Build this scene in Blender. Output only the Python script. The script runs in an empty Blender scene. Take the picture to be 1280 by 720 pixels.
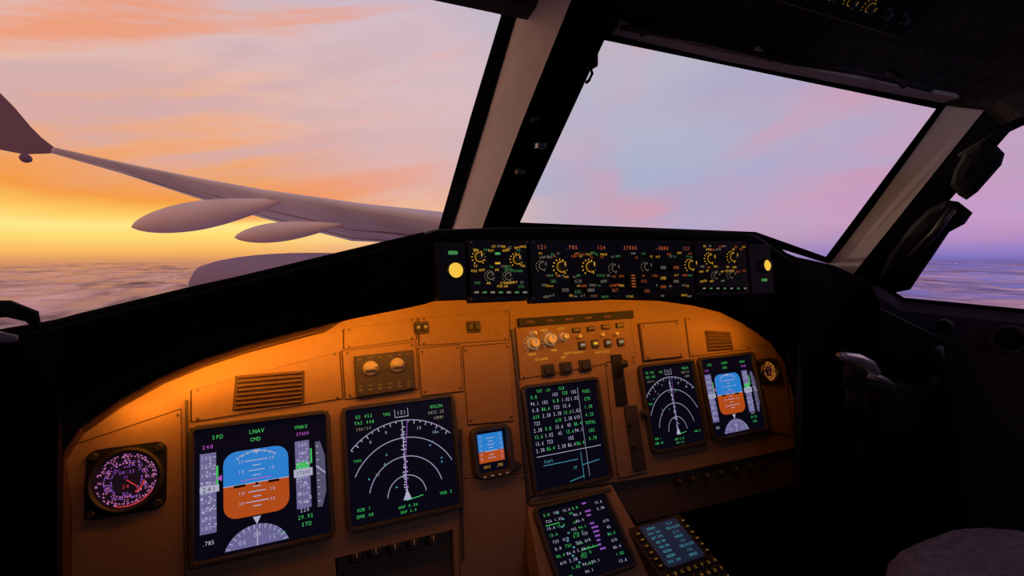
import bpy, bmesh, math, random
from mathutils import Vector, Matrix, noise
random.seed(7)
sc = bpy.context.scene
sc.view_settings.view_transform = 'Standard'
COL = sc.collection
PI = math.pi

# ------------------------------------------------------------------ geometry of the viewpoint
FP = 614.0
C0 = Vector((0, 0, 1.1))
exc = Vector((1361, -48, FP)).normalized()
ezc = exc.cross(Vector((0, -42, FP))).normalized()
eyc = ezc.cross(exc).normalized()
def D(px, py):
    c = Vector(((px-640)/FP, (py-360)/FP, 1)); return Vector((exc.dot(c), eyc.dot(c), ezc.dot(c)))
def at_y(px, py, Y): d = D(px, py); return C0 + d*(Y/d.y)
def at_x(px, py, X): d = D(px, py); return C0 + d*(X/d.x)
def dep(px, py, k): return C0 + D(px, py)*k
def hit(px, py, o, n): d = D(px, py); return C0 + d*((o-C0).dot(n)/d.dot(n))
def W(x, y, z): return Vector((x, y, z)) + C0

cam_d = bpy.data.cameras.new('camera'); cam = bpy.data.objects.new('camera', cam_d); COL.objects.link(cam)
r_ = Vector((exc.x, eyc.x, ezc.x)); dn = Vector((exc.y, eyc.y, ezc.y)); fw = Vector((exc.z, eyc.z, ezc.z))
M = Matrix.Identity(4)
for i in range(3):
    M[i][0] = r_[i]; M[i][1] = -dn[i]; M[i][2] = -fw[i]; M[i][3] = C0[i]
cam.matrix_world = M
cam_d.sensor_width = 36; cam_d.lens = FP/1280*36; cam_d.clip_end = 200000; cam_d.clip_start = .02
sc.camera = cam

# ------------------------------------------------------------------ materials
def lin(c):
    r = []
    for v in c:
        v = v/255; r.append(v/12.92 if v <= .04045 else ((v+.055)/1.055)**2.4)
    return (r[0], r[1], r[2], 1)
def pmat(name, col, rough=.6, metal=0, bump=0, scale=60, var=0.0, spec=.5):
    m = bpy.data.materials.new(name); m.use_nodes = True
    nt = m.node_tree; b = nt.nodes['Principled BSDF']
    b.inputs['Base Color'].default_value = (*col, 1); b.inputs['Roughness'].default_value = rough
    b.inputs['Metallic'].default_value = metal; b.inputs['Specular IOR Level'].default_value = spec
    tc = nt.nodes.new('ShaderNodeTexCoord')
    n = nt.nodes.new('ShaderNodeTexNoise'); n.inputs['Scale'].default_value = scale; n.inputs['Detail'].default_value = 5
    nt.links.new(tc.outputs['Object'], n.inputs['Vector'])
    if var:
        r = nt.nodes.new('ShaderNodeValToRGB')
        r.color_ramp.elements[0].position = .3; r.color_ramp.elements[1].position = .7
        r.color_ramp.elements[0].color = (*[c*(1-var) for c in col], 1); r.color_ramp.elements[1].color = (*[min(1, c*(1+var)) for c in col], 1)
        nt.links.new(n.outputs['Fac'], r.inputs[0]); nt.links.new(r.outputs[0], b.inputs['Base Color'])
    if bump:
        bp = nt.nodes.new('ShaderNodeBump'); bp.inputs['Strength'].default_value = bump; bp.inputs['Distance'].default_value = .002
        nt.links.new(n.outputs['Fac'], bp.inputs['Height']); nt.links.new(bp.outputs[0], b.inputs['Normal'])
    return m
def emat(name, rgb, s=1.0):
    m = bpy.data.materials.new(name); m.use_nodes = True; nt = m.node_tree
    b = nt.nodes['Principled BSDF']; b.inputs['Base Color'].default_value = (0.01, .01, .01, 1)
    b.inputs['Emission Color'].default_value = lin(rgb); b.inputs['Emission Strength'].default_value = s
    b.inputs['Roughness'].default_value = .5
    return m
m_black = pmat('matte_black', (.009, .008, .010), .75, bump=.3, scale=200, spec=.2)
m_yoke = pmat('yoke_black', (.022, .020, .028), .6, bump=.2, scale=200, spec=.4)
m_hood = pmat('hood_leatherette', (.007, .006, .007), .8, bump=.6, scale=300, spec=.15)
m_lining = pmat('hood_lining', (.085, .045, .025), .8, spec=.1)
m_wall = pmat('dark_lining', (.070, .050, .092), .8, bump=.3, scale=40, spec=.15)
m_head = pmat('header_lining', (.045, .038, .043), .7, bump=.4, scale=60, var=.4, spec=.3)
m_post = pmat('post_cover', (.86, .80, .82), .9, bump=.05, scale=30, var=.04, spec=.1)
m_post2 = pmat('side_post_cover', (.92, .86, .88), .9, bump=.05, scale=30, var=.04, spec=.1)  # slightly paler cover for the side posts
m_seal = pmat('window_seal', (.004, .004, .005), 1.0, spec=0)
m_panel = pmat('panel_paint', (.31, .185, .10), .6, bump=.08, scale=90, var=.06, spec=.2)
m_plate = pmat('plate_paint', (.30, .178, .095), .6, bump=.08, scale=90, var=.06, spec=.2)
m_seam = pmat('panel_seam', (.06, .035, .02), .8, spec=.1)
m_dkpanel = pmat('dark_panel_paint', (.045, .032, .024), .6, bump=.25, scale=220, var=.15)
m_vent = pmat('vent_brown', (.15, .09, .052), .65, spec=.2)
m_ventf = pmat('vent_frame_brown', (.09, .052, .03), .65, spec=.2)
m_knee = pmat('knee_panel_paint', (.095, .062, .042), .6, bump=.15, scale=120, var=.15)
m_bezel = pmat('bezel', (.05, .04, .033), .45)
m_screw = pmat('screw_steel', (.12, .09, .06), .4, .7)
m_knob = pmat('knob_plastic', (.03, .026, .024), .4)
m_paleknob = pmat('pale_knob', (.75, .67, .52), .45)
m_selknob = pmat('selector_knob', (.42, .36, .28), .5)
m_face = pmat('control_face', (.010, .0095, .010), .55, spec=.3)
m_glass = pmat('screen_glass', (.003, .003, .006), .3, spec=.1)
_b = m_glass.node_tree.nodes['Principled BSDF']; _b.inputs['Emission Color'].default_value = lin((20, 20, 42)); _b.inputs['Emission Strength'].default_value = .25
m_white = emat('sym_white', (200, 200, 232), .68)
m_arc = emat('sym_arc_white', (185, 185, 222), .6)
m_lav = emat('sym_lavender', (118, 112, 164), .75)
m_grey = emat('sym_grey', (92, 90, 122), .75)
m_green = emat('sym_green', (70, 215, 110), .7)
m_mag = emat('sym_magenta', (200, 90, 215), .75)
m_sky = emat('sym_blue', (36, 128, 210), .92)
m_brn = emat('sym_brown', (186, 78, 24), .85)
m_cyan = emat('sym_cyan', (90, 190, 215), .55)
m_amber = emat('lit_amber', (255, 170, 40), .8)
m_amber2 = emat('lit_orange', (225, 105, 45), .6)
m_red = emat('lit_red', (215, 60, 60), .7)
m_yel = emat('lit_yellow', (240, 178, 48), .8)
m_leg = emat('legend_amber', (220, 150, 50), .5)
m_lens = emat('lens_yellow', (255, 205, 70), .9)
m_dimw = emat('lit_dim_white', (168, 160, 140), .55)
m_dimg = emat('lit_dim_green', (80, 170, 90), .55)
m_key = emat('key_legend', (190, 140, 40), .45)
m_purple = emat('dial_violet', (150, 85, 195), .75)
m_dialface = emat('dial_face', (22, 10, 26), .6)
m_dialmark = emat('dial_mark', (205, 120, 180), .75)
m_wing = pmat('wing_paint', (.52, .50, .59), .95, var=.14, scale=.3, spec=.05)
m_pod = pmat('fairing_paint', (.62, .50, .50), .8, var=.06, scale=.5, spec=.1)
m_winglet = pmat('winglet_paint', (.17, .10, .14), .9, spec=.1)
m_sheep = pmat('sheepskin', (.44, .41, .53), 1.0, bump=.8, scale=60, var=.3, spec=.05)
m_pale = pmat('pale_metal', (.92, .90, .95), .25, .5)

# ------------------------------------------------------------------ mesh builder
_chars = {}
def prep_chars():
    obs = []
    for ch in 'ABCDEFGHIJKLMNOPQRSTUVWXYZ0123456789.-+/:<>°%':
        cu = bpy.data.curves.new('g', 'FONT'); cu.body = ch; cu.size = 1; cu.resolution_u = 2; cu.align_x = 'CENTER'
        ob = bpy.data.objects.new('g', cu); COL.objects.link(ob); obs.append((ch, ob))
    bpy.context.view_layer.update(); dg = bpy.context.evaluated_depsgraph_get()
    for ch, ob in obs:
        me = bpy.data.meshes.new_from_object(ob.evaluated_get(dg))
        _chars[ch] = ([(v.co.x, v.co.y) for v in me.vertices], [list(p.vertices) for p in me.polygons]); bpy.data.meshes.remove(me)
    for ch, ob in obs:
        cu = ob.data; bpy.data.objects.remove(ob); bpy.data.curves.remove(cu)
prep_chars()

def circ(cx, cy, r, z, n=28): return [(cx+r*math.cos(2*PI*i/n), cy+r*math.sin(2*PI*i/n), z) for i in range(n)]
def rr(cx, cy, w, h, r, z, k=4):
    r = min(r, w/2*.99, h/2*.99); o = []
    for q, (sx, sy) in enumerate(((1, 1), (-1, 1), (-1, -1), (1, -1))):
        for i in range(k+1):
            a = q*PI/2 + i*PI/2/k
            o.append((cx+sx*(w/2-r)+r*math.cos(a), cy+sy*(h/2-r)+r*math.sin(a), z))
    return o
class G:
    def __init__(s, sx=1, sy=1): s.bm = bmesh.new(); s.sx = sx; s.sy = sy
    def face(s, pts):
        try: s.bm.faces.new([s.bm.verts.new(p) for p in pts])
        except Exception: pass
    def loft(s, loops, cap0=True, cap1=True, cyc=True):
        L = [[s.bm.verts.new(p) for p in l] for l in loops]; n = len(L[0])
        for a, b in zip(L, L[1:]):
            for i in range(n if cyc else n-1):
                j = (i+1) % n
                try: s.bm.faces.new((a[i], a[j], b[j], b[i]))
                except Exception: pass
        if cap0: s.bm.faces.new(L[0])
        if cap1: s.bm.faces.new(L[-1])
    def rp(s, cx, cy, w, h, r, z0, z1, ch=.0012):
        s.loft([rr(cx, cy, w, h, r, z0), rr(cx, cy, w, h, r, z1-ch), rr(cx, cy, w-2*ch, h-2*ch, max(r-ch, .0002), z1)])
    def cyl(s, cx, cy, r, z0, z1, ch=.001, n=28, r2=None):
        r2 = r if r2 is None else r2
        s.loft([circ(cx, cy, r, z0, n), circ(cx, cy, r2, z1-ch, n), circ(cx, cy, r2-ch, z1, n)])
    def ring(s, cx, cy, ro, ri, z0, z1, n=40):
        s.loft([circ(cx, cy, ro, z0, n), circ(cx, cy, ro-.0015, z1, n), circ(cx, cy, ri+.001, z1, n), circ(cx, cy, ri, z0, n)], False, False)
    def bez(s, w, h, b, z0, z1, r=.006, zi=.003):
        s.loft([rr(0, 0, w+2*b, h+2*b, r+b, z0), rr(0, 0, w+2*b, h+2*b, r+b, z1-.002), rr(0, 0, w+2*b-.004, h+2*b-.004, r+b-.002, z1),
                rr(0, 0, w+.004, h+.004, r, z1), rr(0, 0, w, h, r, zi)], True, False)
    def slab(s, pts, z0, z1, ch=.001):
        c = [sum(p[0] for p in pts)/len(pts), sum(p[1] for p in pts)/len(pts)]
        def ins(p):
            d = Vector((c[0]-p[0], c[1]-p[1])); d = d.normalized()*ch; return (p[0]+d.x, p[1]+d.y)
        s.loft([[(p[0], p[1], z0) for p in pts], [(p[0], p[1], z1-abs(ch)) for p in pts], [(*ins(p), z1) for p in pts]])
    def tube(s, pts, rad, n=14, flat=1.0):
        pts = [Vector(p) for p in pts]; loops = []
        up = Vector((0.13, .21, 1)).normalized()
        for i, p in enumerate(pts):
            t = (pts[min(i+1, len(pts)-1)]-pts[max(i-1, 0)]).normalized()
            a = t.cross(up).normalized(); b = a.cross(t).normalized(); r = rad[i] if isinstance(rad, (list, tuple)) else rad
            loops.append([p+a*(r*math.cos(2*PI*k/n))+b*(r*flat*math.sin(2*PI*k/n)) for k in range(n)])
        s.loft(loops)
    def rect(s, x0, y0, x1, y1, z): s.face([(x0*s.sx, y0*s.sy, z), (x1*s.sx, y0*s.sy, z), (x1*s.sx, y1*s.sy, z), (x0*s.sx, y1*s.sy, z)])
    def rrect(s, x0, y0, x1, y1, r, z): s.face(rr((x0+x1)/2*s.sx, (y0+y1)/2*s.sy, abs(x1-x0)*s.sx, abs(y1-y0)*s.sy, r*s.sx, z))
    def line(s, x0, y0, x1, y1, w, z):
        d = Vector((x1-x0, y1-y0)).normalized(); nx, ny = -d.y*w/2, d.x*w/2
        s.face([((x0+nx)*s.sx, (y0+ny)*s.sy, z), ((x0-nx)*s.sx, (y0-ny)*s.sy, z), ((x1-nx)*s.sx, (y1-ny)*s.sy, z), ((x1+nx)*s.sx, (y1+ny)*s.sy, z)])
    def arc(s, cx, cy, r, a0, a1, w, z, n=40, lim=None):
        for i in range(n):
            t0 = math.radians(a0+(a1-a0)*i/n); t1 = math.radians(a0+(a1-a0)*(i+1)/n)
            P = [(cx+(r+q)*math.cos(t), cy+(r+q)*math.sin(t)) for q, t in ((-w/2, t0), (-w/2, t1), (w/2, t1), (w/2, t0))]
            if lim and any(abs(p[0]) > lim or abs(p[1]) > lim for p in P): continue
            s.face([(p[0]*s.sx, p[1]*s.sy, z) for p in P])
    def pg(s, pts, z): s.face([(p[0]*s.sx, p[1]*s.sy, z) for p in pts])
    def text(s, t, x, y, size, z, adv=.62):
        n = len(t); x0 = x-(n-1)*adv*size/2
        for i, ch in enumerate(t):
            if ch not in _chars: continue
            vs, fs = _chars[ch]
            V = [s.bm.verts.new(((x0+i*adv*size+v[0]*size*.85)*s.sx, (y+(v[1]-.35)*size)*s.sy, z)) for v in vs]
            for f in fs:
                try: s.bm.faces.new([V[k] for k in f])
                except Exception: pass
    def build(s, name, mat, parent=None, smooth=False, label=None, recalc=True):
        if recalc: bmesh.ops.recalc_face_normals(s.bm, faces=s.bm.faces)
        me = bpy.data.meshes.new(name); s.bm.to_mesh(me); s.bm.free(); me.materials.append(mat)
        if smooth:
            for p in me.polygons: p.use_smooth = True
        o = bpy.data.objects.new(name, me); COL.objects.link(o)
        if parent: o.parent = parent
        if label: o['label'] = label
        return o
def tag(o, label, cat, group=None):
    o['label'] = label; o['category'] = cat
    if group: o['group'] = group
    return o
def struct(name, g, mat, smooth=False, **k):
    o = g.build(name, mat, **k, smooth=smooth); o['kind'] = 'structure'; return o
def thing(name, label, cat, mw=None, group=None):
    o = bpy.data.objects.new(name, None); COL.objects.link(o); o.empty_display_size = .05
    if mw is not None: o.matrix_world = mw
    return tag(o, label, cat, group)
def screw(parent, pts, r=.0024, z0=.002, z1=.004):
    for p in pts:
        g = G(); g.cyl(p[0], p[1], r, z0, z1, .0005, 12); g.build('screw', m_screw, parent)

class Frame:
    def __init__(s, o, deg):
        t = math.radians(deg); s.o = o; s.a = Vector((1, 0, 0)); s.b = Vector((0, math.sin(t), math.cos(t))); s.n = s.a.cross(s.b)
    def uv(s, px, py):
        d = hit(px, py, s.o, s.n)-s.o; return d.dot(s.a), d.dot(s.b)
    def mat(s, u, v, w=0):
        m = Matrix.Identity(4); p = s.o+s.a*u+s.b*v+s.n*w
        for i in range(3): m[i][0] = s.a[i]; m[i][1] = s.b[i]; m[i][2] = s.n[i]; m[i][3] = p[i]
        return m
    def at(s, px, py, w=0): return s.mat(*s.uv(px, py), w)
    def pu(s, px, py): return (s.uv(px+4, py)[0]-s.uv(px-4, py)[0])/8
    def quad(s, c):
        U = [s.uv(*p) for p in c]
        u0 = (U[0][0]+U[3][0])/2; u1 = (U[1][0]+U[2][0])/2; v1 = (U[0][1]+U[1][1])/2; v0 = (U[2][1]+U[3][1])/2
        return (u0+u1)/2, (v0+v1)/2, u1-u0, v1-v0

# ================================================================== WORLD SKY
def build_sky():
    w = bpy.data.worlds.new('sunset_sky'); sc.world = w; w.use_nodes = True; nt = w.node_tree; N = nt.nodes; Lk = nt.links
    bg = N['Background']
    tc = N.new('ShaderNodeTexCoord'); sp = N.new('ShaderNodeSeparateXYZ'); Lk.new(tc.outputs['Generated'], sp.inputs[0])
    def mth(op, a, b=None, c=None):
        n = N.new('ShaderNodeMath'); n.operation = op
        for i, v in enumerate((a, b, c)):
            if v is None: continue
            if isinstance(v, (int, float)): n.inputs[i].default_value = v
            else: Lk.new(v, n.inputs[i])
        return n.outputs[0]
    def noi(scale, det, vec=(1, 1, 1), loc=(0, 0, 0), rough=.55, dist=0, rot=(0, 0, 0)):
        r0 = N.new('ShaderNodeMapping'); r0.inputs['Rotation'].default_value = rot; Lk.new(tc.outputs['Generated'], r0.inputs[0])
        mp = N.new('ShaderNodeMapping'); mp.inputs['Scale'].default_value = vec; mp.inputs['Location'].default_value = loc
        Lk.new(r0.outputs[0], mp.inputs[0]); n = N.new('ShaderNodeTexNoise'); Lk.new(mp.outputs[0], n.inputs['Vector'])
        n.inputs['Scale'].default_value = scale; n.inputs['Detail'].default_value = det; n.inputs['Roughness'].default_value = rough; n.inputs['Distortion'].default_value = dist
        return n.outputs['Fac']
    x, y, z = sp.outputs
    L = mth('SQRT', mth('ADD', mth('MULTIPLY', x, x), mth('ADD', mth('MULTIPLY', y, y), .0001)))
    s = mth('DIVIDE', x, L)
    n1 = noi(1.6, 4, (1, 1, 5), rot=(0, .18, 0)); n2 = noi(2.0, 3, (1, 1, 3), (3, 1, 2))
    amp = mth('MINIMUM', mth('MULTIPLY', mth('ABSOLUTE', z), 1.2), .3)
    e = mth('ADD', z, mth('MULTIPLY', mth('SUBTRACT', n1, .5), amp))
    s2 = mth('ADD', s, mth('MULTIPLY', mth('SUBTRACT', n2, .5), .45))
    pos = mth('DIVIDE', mth('ADD', e, .2), .75)
    def ramp(st):
        r = N.new('ShaderNodeValToRGB'); cr = r.color_ramp
        while len(cr.elements) < len(st): cr.elements.new(.5)
        for el, (p, c) in zip(cr.elements, st): el.position = (p+.2)/.75; el.color = lin(c)
        Lk.new(pos, r.inputs[0]); return r.outputs[0]
    def mr(v, a, b):
        m = N.new('ShaderNodeMapRange'); m.inputs[1].default_value = a; m.inputs[2].default_value = b; m.interpolation_type = 'SMOOTHSTEP'; Lk.new(v, m.inputs[0]); return m.outputs[0]
    def mix(f, a, b):
        m = N.new('ShaderNodeMix'); m.data_type = 'RGBA'
        Lk.new(f, m.inputs[0])
        for i, v in ((6, a), (7, b)):
            if isinstance(v, tuple): m.inputs[i].default_value = v
            else: Lk.new(v, m.inputs[i])
        return m.outputs[2]
    A = ramp([(-.2, (150, 106, 106)), (-.10, (170, 120, 110)), (-.04, (190, 132, 106)), (-.008, (216, 148, 100)), (.006, (248, 180, 98)), (.03, (255, 216, 112)), (.055, (255, 232, 138)), (.08, (255, 202, 98)), (.115, (246, 156, 68)), (.17, (240, 166, 112)), (.26, (234, 184, 162)), (.36, (222, 188, 186)), (.55, (190, 176, 190))])
    B = ramp([(-.2, (130, 100, 118)), (-.08, (162, 118, 122)), (-.01, (200, 142, 124)), (.008, (232, 170, 130)), (.035, (252, 206, 148)), (.08, (240, 188, 150)), (.15, (226, 176, 168)), (.28, (218, 186, 190)), (.4, (212, 188, 200)), (.55, (180, 172, 192))])
    Cc = ramp([(-.2, (96, 84, 130)), (-.08, (118, 102, 152)), (.0, (172, 146, 180)), (.05, (182, 172, 198)), (.12, (168, 176, 206)), (.25, (180, 180, 204)), (.4, (188, 182, 200)), (.55, (170, 166, 190))])
    Dd = ramp([(-.2, (84, 76, 140)), (-.10, (104, 94, 166)), (-.04, (126, 114, 190)), (-.015, (112, 102, 180)), (.0, (146, 124, 194)), (.02, (174, 140, 200)), (.05, (196, 154, 204)), (.1, (196, 156, 196)), (.2, (190, 164, 194)), (.35, (172, 160, 186)), (.55, (160, 150, 180))])
    c = mix(mr(s2, -.12, .2), A, B); c = mix(mr(s2, .28, .58), c, Cc); c = mix(mr(s2, .66, .92), c, Dd)
    n3 = noi(1.7, 6, (1.0, 1.0, 7.0), (.4, 2.2, 1.3), .56, .3, (0, .22, 0)); n4 = noi(1.3, 4, (1, 1, 2.2), (5, 1, 0), .5, .3, (.3, .5, 0))
    up = mr(z, .0, .05)
    lw = mth('MULTIPLY', mr(mth('MULTIPLY', s, -1), -.5, .1), up)
    c = mix(mth('MULTIPLY', mth('MULTIPLY', mr(n3, .47, .63), lw), .75), c, lin((243, 148, 96)))
    c = mix(mth('MULTIPLY', mth('MULTIPLY', mr(n3, .50, .37), mth('MULTIPLY', lw, mr(z, .08, .2))), .7), c, lin((206, 172, 180)))
    rw = mth('MULTIPLY', mr(s, .42, .66), up)
    c = mix(mth('MULTIPLY', mth('MULTIPLY', mr(n4, .47, .59), rw), .6), c, lin((224, 148, 162)))
    c = mix(mth('MULTIPLY', mth('MULTIPLY', mr(n3, .50, .36), rw), .5), c, lin((168, 172, 206)))
    Lk.new(c, bg.inputs[0]); bg.inputs[1].default_value = 1.0
build_sky()
sd = bpy.data.lights.new('sun', 'SUN'); so = bpy.data.objects.new('sun', sd); COL.objects.link(so)
sd.energy = 1.3; sd.color = (1, .72, .62); sd.angle = math.radians(3)
d = -D(90, 285).normalized(); so.rotation_euler = d.to_track_quat('-Z', 'Y').to_euler()

# deck of low cloud, thinning out into the haze with distance
ms = bpy.data.materials.new('cloud_deck'); ms.use_nodes = True; nt = ms.node_tree; b = nt.nodes['Principled BSDF']
b.inputs['Roughness'].default_value = 1; b.inputs['Metallic'].default_value = .2; b.inputs['Specular IOR Level'].default_value = .05
geo = nt.nodes.new('ShaderNodeNewGeometry'); mp = nt.nodes.new('ShaderNodeMapping'); mp.inputs['Scale'].default_value = (.014, .0045, .02)
nt.links.new(geo.outputs['Position'], mp.inputs[0])
nn = nt.nodes.new('ShaderNodeTexNoise'); nn.inputs['Scale'].default_value = 1; nn.inputs['Detail'].default_value = 7; nn.inputs['Roughness'].default_value = .62; nn.inputs['Distortion'].default_value = .5
nt.links.new(mp.outputs[0], nn.inputs['Vector'])
cr = nt.nodes.new('ShaderNodeValToRGB'); cr.color_ramp.elements[0].position = .42; cr.color_ramp.elements[1].position = .60
cr.color_ramp.elements[0].color = (.17, .11, .15, 1); cr.color_ramp.elements[1].color = (.92, .66, .66, 1)
nt.links.new(nn.outputs['Fac'], cr.inputs[0]); nt.links.new(cr.outputs[0], b.inputs['Base Color'])
ln = nt.nodes.new('ShaderNodeVectorMath'); ln.operation = 'LENGTH'; nt.links.new(geo.outputs['Position'], ln.inputs[0])
lg_ = nt.nodes.new('ShaderNodeMath'); lg_.operation = 'LOGARITHM'; lg_.inputs[1].default_value = 10; nt.links.new(ln.outputs['Value'], lg_.inputs[0])
m1 = nt.nodes.new('ShaderNodeMapRange'); m1.inputs[1].default_value = 2.6; m1.inputs[2].default_value = 3.6; m1.inputs[3].default_value = .85; m1.inputs[4].default_value = 0
nt.links.new(lg_.outputs[0], m1.inputs[0])
n5 = nt.nodes.new('ShaderNodeTexNoise'); n5.inputs['Scale'].default_value = 1.7; n5.inputs['Detail'].default_value = 6; nt.links.new(mp.outputs[0], n5.inputs['Vector'])
m2 = nt.nodes.new('ShaderNodeMapRange'); m2.inputs[1].default_value = .36; m2.inputs[2].default_value = .54; nt.links.new(n5.outputs['Fac'], m2.inputs[0])
mm_ = nt.nodes.new('ShaderNodeMath'); mm_.operation = 'MULTIPLY'; nt.links.new(m1.outputs[0], mm_.inputs[0]); nt.links.new(m2.outputs[0], mm_.inputs[1])
nt.links.new(mm_.outputs[0], b.inputs['Alpha'])
g = G(); rows_ = []
NA, NR = 260, 140
for j in range(NR):
    r = 70*(4200/70)**(j/(NR-1)); row = []
    for i in range(NA):
        a = math.radians(-42+i*122/(NA-1)); x, y = r*math.sin(a), r*math.cos(a)
        q = Vector((x/110, y/110, .3)); hgt = abs(noise.noise(q))*1.4+abs(noise.noise(q*2.3))*.7+1.0*noise.noise(q*.25)
        row.append((x, y, -42+hgt*(5+.002*r)))
    rows_.append(row)
g.loft(rows_, False, False, False); struct('cloud_deck', g, ms, True)

# ================================================================== SHELL
def MR(v): return Vector((.53-(v.x-.53)*1.17, v.y, v.z))
cb, ct, rb = W(.505, 1.45, .09), W(.505, .99, .52), W(1.35, .83, -.015)
nWR = (ct-cb).cross(rb-cb).normalized()
def WR(px, py): return hit(px, py, cb, nWR)
q1, q2, q3 = W(1.335, .78, -.02), W(1.27, .526, .28), W(1.56, .2, -.1)
nR2 = (q2-q1).cross(q3-q1).normalized()
def R2(px, py): return hit(px, py, q1, nR2)
mcb, mct, mrb = MR(cb), MR(ct), MR(rb); nWL = (mct-mcb).cross(mrb-mcb).normalized()
def WL(px, py): return hit(px, py, mcb, nWL)
hd = (q3-q1).normalized()
oa, ob_, oc = R2(1098, 352), R2(1262, 165), R2(1279, 157)
od = oc+hd*.35; o1, o2 = R2(1130, 372), R2(1279, 386); oe = o2+hd*.3
pf0, pf1 = WR(1037, 325), WR(1180, 130)
pa0, pa1 = at_x(1075, 332, 1.335), at_x(1230, 138, 1.27)

row0R = [WR(752, 45), WR(900, 77), WR(1040, 105), WR(1176, 131), at_x(1230, 138, 1.27), ob_, oc, od, W(1.75, -1.2, .3)]
def shrink(p, k): return C0+(p-C0)*k
row0 = [MR(p) for p in reversed(row0R)]+row0R
cx = .53
def rows(p):
    inn = Vector((cx-p.x, 0, 0)); inn = inn.normalized() if inn.length > .2 else Vector((0, 0, 0))
    back = Vector((0, -1, 0)) if p.y > .45 else Vector((0, -.2, 0))
    a = p+back*.03+inn*.01+Vector((0, 0, .012))
    b_ = a+back*.05+inn*.02+Vector((0, 0, .045)); c_ = b_+back*.10+inn*.05+Vector((0, 0, .05))
    d_ = c_+back*.12+inn*.06; d_.z = max(d_.z+.04, 1.1+.50); e_ = d_+back*.05; e_.z = 1.1+.66
    return [p, a, b_, c_, d_, e_]
g = G(); g.loft([rows(p) for p in row0], False, False, False)
hdr = struct('trim_1', g, m_head)
g = G()
lp = [WR(760, 46), WR(900, 78), WR(1040, 106), WR(1172, 131)]
g.loft([[p, p+Vector((0, -.035, .004)), p+Vector((0, -.04, .018)), p+Vector((0, -.01, .02))] for p in lp])
struct('trim_2', g, pmat('lip_grey', (.45, .40, .41), .5))

def post(xf, xa, xb, xr, rows_):
    L = []
    for (pf, pa, pb) in rows_:
        f_, a_, b2 = at_x(*pf, xf), at_x(*pa, xa), at_x(*pb, xb)
        L.append((f_, a_, b2, Vector((xr, f_.y, f_.z))))
    return L
cl = post(.44, .49, .575, .62, [((556, 306), (598, 300), (638, 298)), ((563, 284), (605, 278), (645, 277)), ((605, 146), (655, 146), (699, 160)), ((648, 2), (706, 20), (752, 44)), ((672, -80), (745, -80), (800, -60))])
g = G()
for a_, b2 in zip(cl, cl[1:]): g.face([a_[0], a_[1], b2[1], b2[0]])
struct('trim_3', g, m_post)
g = G()
for a_, b2 in zip(cl, cl[1:]):
    g.face([a_[1], a_[2], b2[2], b2[1]]); g.face([a_[2], a_[3], b2[3], b2[2]]); g.face([a_[3], a_[0], b2[0], b2[3]])
struct('trim_4', g, m_seal)
g = G()
sl = [((538, 312), (557, 306)), ((548, 286), (564, 284)), ((588, 146), (606, 146)), ((626, 20), (646, 10)), ((624, -30), (668, -60))]
LL = [[at_x(*p, .425), at_x(*p, .425)+Vector((0, -.012, 0)), at_x(*q, .441)+Vector((0, -.012, 0)), at_x(*q, .441)] for p, q in sl]
g.loft(LL); struct('window_1', g, m_seal)
g = G()
ring_o = [WR(640, 284), WR(748, 40), WR(1180, 128), WR(1036, 330), WR(940, 300)]
ring_i = [WR(648, 280), WR(754, 50), WR(1170, 136), WR(1030, 324), WR(940, 292)]
g.loft([ring_o, [p+Vector((0, -.012, .004)) for p in ring_o], [p+Vector((0, -.012, .004)) for p in ring_i], ring_i], False, False)
struct('window_2', g, m_seal)
g = G()
op = [oa, ob_, oc, od, oe, o2, o1]; cen = sum(op, Vector())/len(op)
oo = [cen+(p-cen)*1.06 for p in op]
g.loft([oo, [p+Vector((-.014, 0, 0)) for p in oo], [p+Vector((-.014, 0, 0)) for p in op], op], False, False)
struct('window_3', g, m_seal)
def rpost(f, nm, mat1, mat2):
    g = G()
    dn0 = pf0+(pf0-pf1).normalized()*.12; dn1 = pa0+(pa0-pa1).normalized()*.12
    tp0, tp1 = WR(1187, 120), at_x(1238, 128, 1.27)
    g.loft([[f(dn0), f(dn0.lerp(dn1, .5)), f(dn1)], [f(pf0), f(pf0.lerp(pa0, .5)), f(pa0)], [f(pf1), f(pf1.lerp(pa1, .5)), f(pa1)], [f(tp0), f(tp0.lerp(tp1, .5)), f(tp1)]], False, False, False)
    struct(nm[0], g, mat1, True)
    g = G(); g.face([f(p) for p in (dn1, pa0, pa1, ob_, oa)]); g.face([f(p) for p in (pa1, row0R[4]+Vector((0, 0, .03)), ob_+Vector((0, 0, .02)), ob_)])
    struct(nm[1], g, mat2)
rpost(lambda p: p, ('trim_5', 'trim_6'), m_post2, m_black)
rpost(MR, ('trim_7', 'trim_8'), m_post2, m_black)
def side(f, nm):
    g = G(); bt = [pa0+(pa0-pa1).normalized()*.12, oa, o1, o2, oe]
    lo1 = [p+Vector((-.03, -.01, -.03)) for p in bt]; lo2 = [Vector((p.x+.02, p.y, 1.1-.35)) for p in lo1]; lo3 = [Vector((p.x+.04, p.y, 0)) for p in lo1]
    g.loft([[f(p) for p in r] for r in (bt, lo1, lo2, lo3)], False, False, False)
    a_ = [f(p) for p in (od, Vector((od.x, od.y, 1.1+.66)), W(1.75, -1.2, .66), W(1.75, -1.2, -1.1), Vector((oe.x, oe.y, 0)), oe)]
    g.face(a_); g.face([f(p) for p in (W(1.75, -1.2, -1.1), Vector((1.5, 1.6, 0)), Vector((1.5, 1.6, .9)), lo2[0], Vector((oe.x, oe.y, 0)))])
    struct(nm, g, m_wall)
side(lambda p: p, 'wall_right'); side(MR, 'wall_left')
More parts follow.
